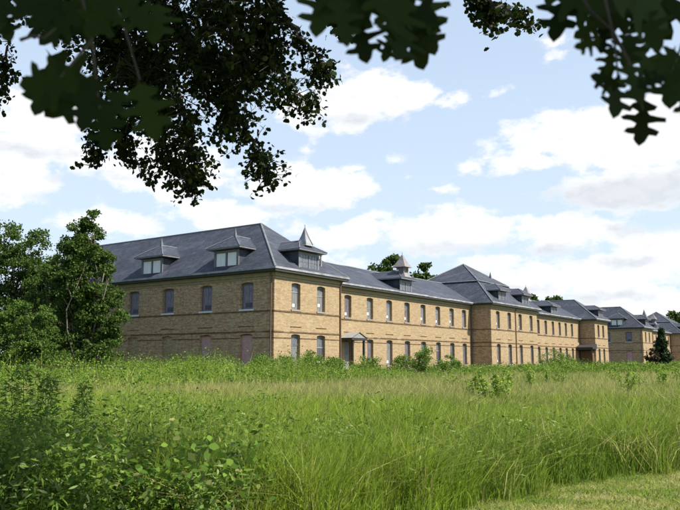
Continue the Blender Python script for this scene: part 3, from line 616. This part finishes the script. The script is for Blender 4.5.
droop([([(-30,-30),(0,10),(8,40),(4,75),(-8,110)], 15, .7), ([(10,-30),(40,0),(70,10),(90,30)], 30, .9), ([(30,-40),(80,0),(110,40),(120,80)], 40, 1.2), ([(160,-30),(150,30),(150,80),(155,120)], 40, 1.2)], 8.2, 13, 750)
droop([([(440,-40),(470,-8),(495,6),(515,14),(532,24)], 17, 1.), ([(450,-40),(475,0),(490,14),(492,28)], 13, .7)], 7.6, 14, 560)
# near blurred oak leaves: (px of the leaf's middle, length px, direction of the tip: 0 right, 90 down)
def spray(L, stems, seed):
    rg = np.random.default_rng(seed); V = []; var = []; bs = []
    for st, d in stems:
        pts = [at(x, y, d)-OB for x, y in st]; br = MB(); br.tube(pts, [.004-.0022*k/(len(pts)-1) for k in range(len(pts))], 6); bs.append(br.build('twig', M['bark'], oak))
    for x, y, L_, a in L:
        d = rg.uniform(1.35, 1.75); ln = L_/F*d*1.08; c = at(x, y, d); a_ = R(a+rg.normal(0, 5))
        dirv = np.array((cos(a_), rg.normal(0, .25), -sin(a_))); dirv = unit(dirv); nn = unit(np.array((rg.normal(0, .25), -1, rg.normal(0, .25)))); nn = unit(nn-dirv*np.dot(nn, dirv)); sd_ = np.cross(dirv, nn)
        sh = OAK; curl = rg.uniform(.05, .22)
        pts = c+ln*((sh[:, 0, None]*1.05)*sd_+(sh[:, 1, None]-.5)*dirv+(np.abs(sh[:, 0, None])*.25-curl*(sh[:, 1, None]-.4)**2)*nn)
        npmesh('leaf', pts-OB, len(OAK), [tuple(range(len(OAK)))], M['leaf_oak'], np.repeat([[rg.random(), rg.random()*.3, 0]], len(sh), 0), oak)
spray([(45,10,75,200),(78,12,80,165),(28,2,60,230),(104,14,56,120),(60,28,52,140),(50,84,58,172),(46,92,50,112),(72,82,70,50),(88,104,54,95),(106,128,46,85),(148,112,56,78),(156,22,52,90),
       (70,98,58,140),(5,25,44,80),(0,6,50,120),(112,112,50,110),(134,10,56,60),],
      [([(60,-60),(80,-10),(92,40),(96,80),(100,110)], 1.55), ([(92,40),(70,66),(58,80)], 1.5), ([(20,40),(32,36),(44,38),(56,28)], 1.45), ([(100,-40),(125,30),(140,80)], 1.6)], 21)
spray([(324,10,62,112),(342,22,48,80),(362,42,50,88),(415,42,56,70),(402,44,52,102),(388,48,30,105),(385,4,60,60),(410,12,62,40),(426,34,46,72),(352,4,52,150),(335,-4,60,40),(398,22,56,100),(368,8,54,130),(428,12,50,70)],
      [([(350,-60),(365,-10),(372,10),(366,30)], 1.5), ([(372,5),(400,18),(412,30)], 1.5)], 22)
spray([(562,14,56,110),(590,4,60,165),(575,0,66,30),(612,8,60,100),(640,8,84,5),(668,10,70,175),(652,18,56,60),(625,12,56,140),(590,28,34,150),(588,44,26,175),(603,40,26,100),(640,58,50,60),(628,50,40,110),(614,96,50,102),(606,80,30,200),(642,122,44,94),(634,84,44,70),(652,82,30,340),(672,80,56,96),(665,62,36,130),(684,100,40,90),(650,30,50,80),(610,62,30,95)],
      [([(600,-60),(605,0),(612,30),(616,52),(618,80)], 1.5), ([(612,30),(628,60),(638,90),(643,110)], 1.5), ([(690,20),(680,50),(672,70)], 1.5), ([(560,-40),(590,10),(612,30)], 1.5)], 23)

# ---------------------------------------------------------------- meadow
vn1, vn2, vn3 = VN(1), VN(2), VN(5)
def wedge(n, d0, d1, power=2., margin=1.15):
    """points over the visible ground, thinner with distance (density ~ 1/d^power)"""
    u_ = rng.random(n); k = 2-power
    d = d0*(d1/d0)**u_ if abs(k) < 1e-6 else (d0**k+(d1**k-d0**k)*u_)**(1/k)
    x = (rng.random(n)*2-1)*d*340/742*margin*1.02; return x, d
def front_line(x, y): return (x-C0[0])*(-VV[0])+(y-C0[1])*(-VV[1])    # distance in front of the facade plane
def end_line(x, y): return (x-C0[0])*(-U[0])+(y-C0[1])*(-U[1])
def outside(x, y, m_=.6): return (front_line(x, y) > m_) | (end_line(x, y) > m_)
def blades(name, x, y, h, wd, var, tone, m, label, lean=.25):
    n = len(x); a = rng.uniform(0, 2*pi, n); fa = rng.uniform(0, 2*pi, n); le = h*np.abs(rng.normal(0, lean, n))*1.75
    wx, wy = np.cos(a)*wd/2, np.sin(a)*wd/2; lx_, ly_ = np.cos(fa)*le+h*.10, np.sin(fa)*le
    z = np.zeros(n); V = np.stack([np.stack([x-wx, y-wy, z], 1), np.stack([x+wx, y+wy, z], 1),
        np.stack([x+wx*.85+lx_*.3, y+wy*.85+ly_*.3, h*.6], 1), np.stack([x-wx*.85+lx_*.3, y-wy*.85+ly_*.3, h*.6], 1), np.stack([x+lx_, y+ly_, h*(1-.1*np.abs(rng.normal(0, 1, n)).clip(0, 2))], 1)], 1)
    vv = np.zeros((n, 5, 3)); vv[:, :, 0] = np.clip(var+rng.normal(0, .38, n), 0, 1)[:, None]; vv[:, :, 1] = np.clip(tone, 0, 1)[:, None]*np.array((.5,.5,.7,.7,1.))[None]
    o = npmesh(name, V.reshape(-1, 3), 5, [(0,1,2,3),(3,2,4)], m, vv.reshape(-1, 3)); tag(o, label, 'grass', kind='stuff'); return o
x, y = wedge(430000, 6.0, 60., 1.75)
k = (y > edge_y(x)+rng.normal(0, .10, len(x))) & outside(x, y, 1.5); x, y = x[k], y[k]
big = vn1(x/3.5+20, y/3.5+20); mid = vn2(x/1.1+40, y/1.1+40)
fine = vn3(x/.38+5, y/.38+5)
h = (.36+.24*big+.22*mid+.26*fine)*rng.uniform(.6, 1.15, len(x)); h *= np.clip((y-edge_y(x))/.8+.35, .35, 1)
far = np.clip((y-17)/9, 0, 1)
tone = np.clip(far*(.62*np.clip(vn3(x/4+2, y/4+30)*1.7, .25, 1)+.5*(mid-.45))*rng.uniform(.3, 1.2, len(x))+np.where(rng.random(len(x)) < .10, .7, 0)+.35*np.clip(vn3(x/2.2, y/2.2)-.62, 0, 1), 0, 1)
blades('grass', x, y, h, .009*np.maximum(1, y/9.)*rng.uniform(.6, 1.4, len(x)), .05+.55*big+.45*(vn2(x/.45, y/.45)-.25), tone, M['grass'], 'tall unmown meadow grass, bright green near and straw coloured farther off')
# scattered broad leaves and bent, broader blades through the whole near meadow
x, y = wedge(16000, 6.3, 30., 1.7); k = y > edge_y(x)+.3; x, y = x[k], y[k]
blades('bent_grass', x, y, rng.uniform(.45, .85, len(x)), .013*np.maximum(1, y/10.)*rng.uniform(.6, 1.4, len(x)), rng.uniform(.5, 1.2, len(x)), np.where(rng.random(len(x)) < .35, .9, .15), M['grass'], 'broader bent and dry grass blades lying across the meadow grass', .85)
x, y = wedge(30000, 6.3, 26., 1.7); k = (y > edge_y(x)) & (vn1(x/1.1+3, y/.8+8) > .66); x, y = x[k], y[k]
blades('matted_straw', x, y, rng.uniform(.5, .75, len(x)), .011*np.maximum(1, y/10.)*rng.uniform(.6, 1.4, len(x)), rng.uniform(.2, .9, len(x)), rng.uniform(.5, 1., len(x)), M['grass'], 'matted straw coloured dead grass in patches among the green', .6)
# dry seed stalks above the far grass
x, y = wedge(26000, 12., 60., 1.2); k = (vn3(x/5+9, y/5+9) > .3) & (y > edge_y(x)+1) & outside(x, y, 8); x, y = x[k], y[k]
sx_, sy_ = x, y
blades('seed_grass', x, y, .85*rng.uniform(.8, 1.25, len(x)), .006*np.maximum(1, y/9)*rng.uniform(.6, 1.4, len(x)), np.full(len(x), .5), rng.uniform(.5, 1, len(x)), M['grass'], 'thin straw coloured seed stalks standing above the meadow grass', .18)
# mown strip
x, y = wedge(120000, 5.5, 14., 1.9); k = (y < edge_y(x)+.3) & (x > -1); x, y = x[k], y[k]
t_ = vn2(x*1.3, y*3.)
blades('mown_grass', x, y, .045*rng.uniform(.5, 1.5, len(x)), .007*rng.uniform(.6, 1.6, len(x)), t_, np.clip((t_-.25)*1.9, 0, 1)*rng.uniform(.2, 1, len(x)), M['grass'], 'short mown grass with dry clippings at the lower right corner', .9)

# broad-leaved weeds: patches in the near meadow, at left and centre
LANCE = np.array([(0,0),(.07,.2),(.09,.5),(.05,.8),(0,1.05),(-.05,.8),(-.09,.5),(-.07,.2)])
def weeds(name, x, y, h, nl, leafsize, m, label, tone, var=None, shape=LEAF):
    n = len(x); hh = np.repeat(h, nl); q = rng.random(n*nl)**.7; a = rng.uniform(0, 2*pi, n*nl); r = hh*.22*rng.uniform(.3, 1.2, n*nl)
    P = np.stack([np.repeat(x, nl)+np.cos(a)*r, np.repeat(y, nl)+np.sin(a)*r, hh*(.15+.85*q)], 1)
    ls = np.repeat(leafsize, nl)*rng.uniform(.6, 1.25, n*nl)
    o = leaves(name, P, ls, m, flat_=.7, tone=tone, updir=np.stack([np.cos(a), np.sin(a), np.full(n*nl, .15)], 1), var=var, shape=shape); tag(o, label, 'weeds', kind='stuff')
x, y = wedge(9000, 6.5, 20., 1.8)
f_ = vn3(x/1.6+3, y/1.6+3)-np.clip((x+.10*y)/(.28*y), -.5, 1.2)*.55+.12*(vn1(x*1.2, y*1.2)-.5)
# centre patch of pale leaves
cpx = at(285, 440, 1)[0]; cen = (np.abs(x/y+.07) < .12) & (y < 13); f_ = f_+np.where(cen, .22, 0)
k = (f_ > .50+.010*y) | ((rng.random(len(x)) < .16) & (y < 14)) & (y > edge_y(x)+.3); x, y = x[k], y[k]; hh = (.34+.5*vn1(x/.9, y/.9))*rng.uniform(.7, 1.3, len(x))
j = rng.random(len(x)) < .45
weeds('broadleaf_weeds', x[j], y[j], hh[j], 16, .058*np.maximum(1, y[j]/14), M['leaf_weed'], 'broad leaved weeds tangled in the near meadow at left and centre', .3)
weeds('narrowleaf_weeds', x[~j], y[~j], hh[~j]*1.15, 24, .085*np.maximum(1, y[~j]/14), M['leaf_weed'], 'narrow leaved weeds mixed into the grass at left and centre', .2, shape=LANCE)
x, y = wedge(1300, 6.5, 20., 1.8); k = (x/y < -.22+.1*vn1(x/2, y/2)) | ((np.abs(x/y+.16) < .05) & (y < 9.5)); x, y = x[k], y[k]
weeds('bramble_leaves', x, y, rng.uniform(.5, .95, len(x)), 14, .075*np.ones(len(x)), M['leaf_shrub'], 'darker bramble leaves in the lower left of the meadow', .12)
# undergrowth along the foot of the building
n = 15000; s_ = rng.uniform(-30, 200, n); tt = rng.uniform(-16, -1., n)**1.0
P0 = C0[None, :2]+s_[:, None]*U[None, :2]+tt[:, None]*VV[None, :2]; n_b = 5200; q_ = np.stack([rng.uniform(-12, -1, n_b), rng.uniform(-8, 40, n_b)], 1); P1 = C0[None, :2]+q_[:, :1]*U[None, :2]+q_[:, 1:]*VV[None, :2]
PP = np.concatenate([P0, P1]); x, y = PP[:, 0], PP[:, 1]; k = outside(x, y, 1.) & (np.abs(x) < y*.56) & (y > 26) & (y < 190) & (rng.random(len(x)) < np.clip(1.4*60/np.maximum(y, 1), 0, 1)); x, y = x[k], y[k]
hu = (.35+1.1*vn1(x/3.2+11, y/3.2+7)**1.3+.5*vn2(x/1.2, y/1.2))*np.exp(rng.normal(-.08, .28, len(x))).clip(.5, 1.7)
hu *= np.where(end_line(x, y) > .5, 1., .72)
weeds('undergrowth', x, y, hu*.95, 30, .115*np.clip(y/55, .8, 2.5), M['leaf_shrub'], 'dense green undergrowth along the foot of the brick buildings', .2)
x2 = np.repeat(x, 9)+rng.normal(0, .5, 9*len(x)); y2 = np.repeat(y, 9)+rng.normal(0, .5, 9*len(x)); h2 = np.repeat(hu, 9); k = outside(x2, y2, .6); x2, y2, h2 = x2[k], y2[k], h2[k]
blades('rank_grass', x2, y2, h2*rng.uniform(.5, 1.15, len(x2)), .03*np.clip(y2/50, .7, 3), .5+.4*vn2(x2/4, y2/4), np.where(rng.random(len(x2)) < .18, .8, 0), M['grass'], 'rank grass mixed through the undergrowth by the buildings', .35)

# individual shrubs and saplings ------------------------------------------------
def shrub(x, d, h, w_, label, m='leaf_shrub', n=3000, leaf=.105, name='shrub', cat='shrub', tone=.15):
    p = at(x, 361, d); return tree(name, (p[0], p[1], 0), h*.8, [((0,0,h*.55),(w_,w_*.8,h*.42),n,max(14, n//60),.28*h/1.6)], label, m, leaf=leaf, trunk_r=.035, cat=cat, tone=tone, group='shrubs along the foot of the building')
for a in ((262, 49, 2.0, .9, 'shrub against the end wall just left of the building corner'),
          (285, 50, 2.0, 1.0, 'dark shrub under the first lit window right of the building corner'),
          (310, 53, 2.3, .9, 'pointed shrub between the two front windows of the nearest block'),
          (333, 54, 2.0, .9, 'low shrub left of the small pedimented porch'),
          (366, 57, 2.1, 1.1, 'shrub just right of the small pedimented porch'),
          (407, 62, 2.2, 1.2, 'shrub below the roof ventilator of the long wing'),
          (424, 60, 2.7, .9, 'tallest shrub in front of the long wing'),
          (448, 62, 2.1, 1.2, 'shrub near the shaded return wall of the centre block'),
          (553, 88, 3.0, 1.8, 'shrub in front of the far wing windows'),
          (566, 92, 2.6, 1.4, 'shrub left of the dark entrance canopy')):
    shrub(a[0], a[1], a[2], a[3], a[4])
def sapling(x, d, h, label, m='leaf_sap', n=900, leaf=.085, w_=.45):
    p = at(x, 361, d); o = empty('sapling', (p[0], p[1], 0)); tag(o, label, 'sapling', 'saplings in the meadow'); tb = MB(); P = []
    for k in range(4):
        a = rng.uniform(0, 2*pi); tip = np.array((cos(a)*w_*rng.uniform(.2, 1), sin(a)*w_*.8, h*rng.uniform(.75, 1.))); c = curve_pts((0, 0, 0), tip, 5, .05); tb.tube(c, [.016,.014,.012,.009,.006,.003], 5)
        m_ = n//4; q = rng.random(m_)*.8+.2; i = np.minimum(4, (q*5).astype(int)); f = q*5-i; cc = np.array(c); P.append(cc[i]*(1-f[:, None])+cc[i+1]*f[:, None]+rng.normal(0, .12, (m_, 3))*(1.25-q[:, None]))
    tb.build('stem', M['bark'], o); leaves('foliage', np.concatenate(P), leaf, M[m], o, flat_=.6, tone=.25, droop=.3)
for a in ((472, 25, 1.25, 'yellow green sapling leftmost of those in front of the centre block', 450, .35),
          (484, 22, 1.4, 'tall yellow green sapling, second from the left of those below the centre block', 420, .4),
          (498, 21.5, 1.55, 'bushiest yellow green sapling, in front of the centre block corner', 650, .45),
          (508, 27, 1.2, 'small sapling just right of the bushiest one', 350, .3),
          (531, 30, 1.6, 'slim upright sapling in the meadow below the far wing', 420, .22),
          (546, 36, 1.4, 'thin sapling between the slim upright one and the dark canopy', 350, .3),
          (559, 33, 1.65, 'green sapling in the meadow left of the dark canopy', 500, .35),
          (612, 36, 1.35, 'small sapling below the gap between the two buildings', 380, .4),
          (626, 26, 1.25, 'pale spreading sapling in the meadow below the farther building', 600, .55),
          (640, 31, 1.2, 'thin sapling right of the pale spreading one', 300, .3),
          (661, 30, 1.5, 'yellow green sapling in the meadow below the small conifer', 600, .4),
          (448, 30, 1.3, 'lone thin sapling in the meadow below the long wing', 300, .3),
          (676, 34, 1.4, 'sapling cut by the right edge of the view', 400, .4)): sapling(a[0], a[1], a[2], a[3], n=a[4], leaf=.075, w_=a[5])
def tall_weed(x, d, h, label, n=150, leaf=.10, m='leaf_weed', lean=(0, 0)):
    p = at(x, 361, d); o = empty('tall_weed', (p[0], p[1], 0)); tag(o, label, 'weed', 'tall weeds standing above the meadow'); tb = MB(); P = []
    c = curve_pts((0, 0, 0), (lean[0], lean[1], h), 8, .04); tb.tube(c, [.008-.0007*k for k in range(9)], 5); cc = np.array(c); q = rng.random(n)*.85+.15; i = np.minimum(7, (q*8).astype(int)); f = q*8-i
    a = rng.uniform(0, 2*pi, n); r = .16*(1.25-q); P = cc[i]*(1-f[:, None])+cc[i+1]*f[:, None]+np.stack([np.cos(a)*r, np.sin(a)*r, rng.normal(0, .02, n)], 1)
    tb.build('stem', M['bark'], o); leaves('foliage', P, leaf, M[m], o, flat_=.5, shape=LANCE, tone=.15, updir=np.stack([np.cos(a), np.sin(a), np.full(n, .2)], 1)*1.5)
for k_, a in enumerate(((12, 8.5, 1.45, 'tall leafy weed at the left edge of the meadow'), (30, 9.5, 1.5, 'tall dark stemmed weed second from the left edge'), (47, 9., 1.4, 'tall leafy weed under the bright green bush'),
          (62, 10., 1.4, 'bushy tall weed below the slim dark tree'), (80, 9.5, 1.3, 'leafy weed in front of the leaning tree'), (2, 11, 1.6, 'tallest leafy weed, cut by the left edge of the view'), (38, 12, 1.55, 'leafy weed behind the dark stemmed ones at the left'), (96, 11, 1.3, 'leafy weed rightmost of the leafy clump at the left'), (158, 12, 1.25, 'single thin dark weed standing above the grass below the brick end wall'), (176, 13, 1.15, 'thin weed right of the single dark weed'))):
    tall_weed(*a, n=520 if k_ < 8 else 90, leaf=.075 if k_ < 8 else .05, m='leaf_weed' if k_ < 8 else 'leaf_shrub', lean=(rng.normal(0, .15), 0))

# wire fence at the left
fe = empty('wire_fence', at(40, 361, 34)*np.array((1, 1, 0))); tag(fe, 'thin dark rail and wire fence crossing the undergrowth at the left', 'fence'); fo_ = at(40, 361, 34)*np.array((1, 1, 0))
ra = at(-40, 365.3, 33.); rb = at(124, 366.6, 35.5)
q = MB(); q.tube([ra-fo_, (ra+rb)/2-fo_+np.array((0, 0, -.02)), rb-fo_], .022, 6); q.build('rail', M['wire'], fe)
for dz in (.4, .8): q = MB(); q.tube([ra-fo_-np.array((0, 0, dz)), rb-fo_-np.array((0, 0, dz))], .006, 4); q.build('wire', M['wire'], fe)
for k_ in range(4): pt = ra+(rb-ra)*k_/3-fo_; q = MB(); q.tube([(pt[0], pt[1], 0), (pt[0], pt[1], pt[2]+.04)], .03, 6); q.build('post', M['wire'], fe)
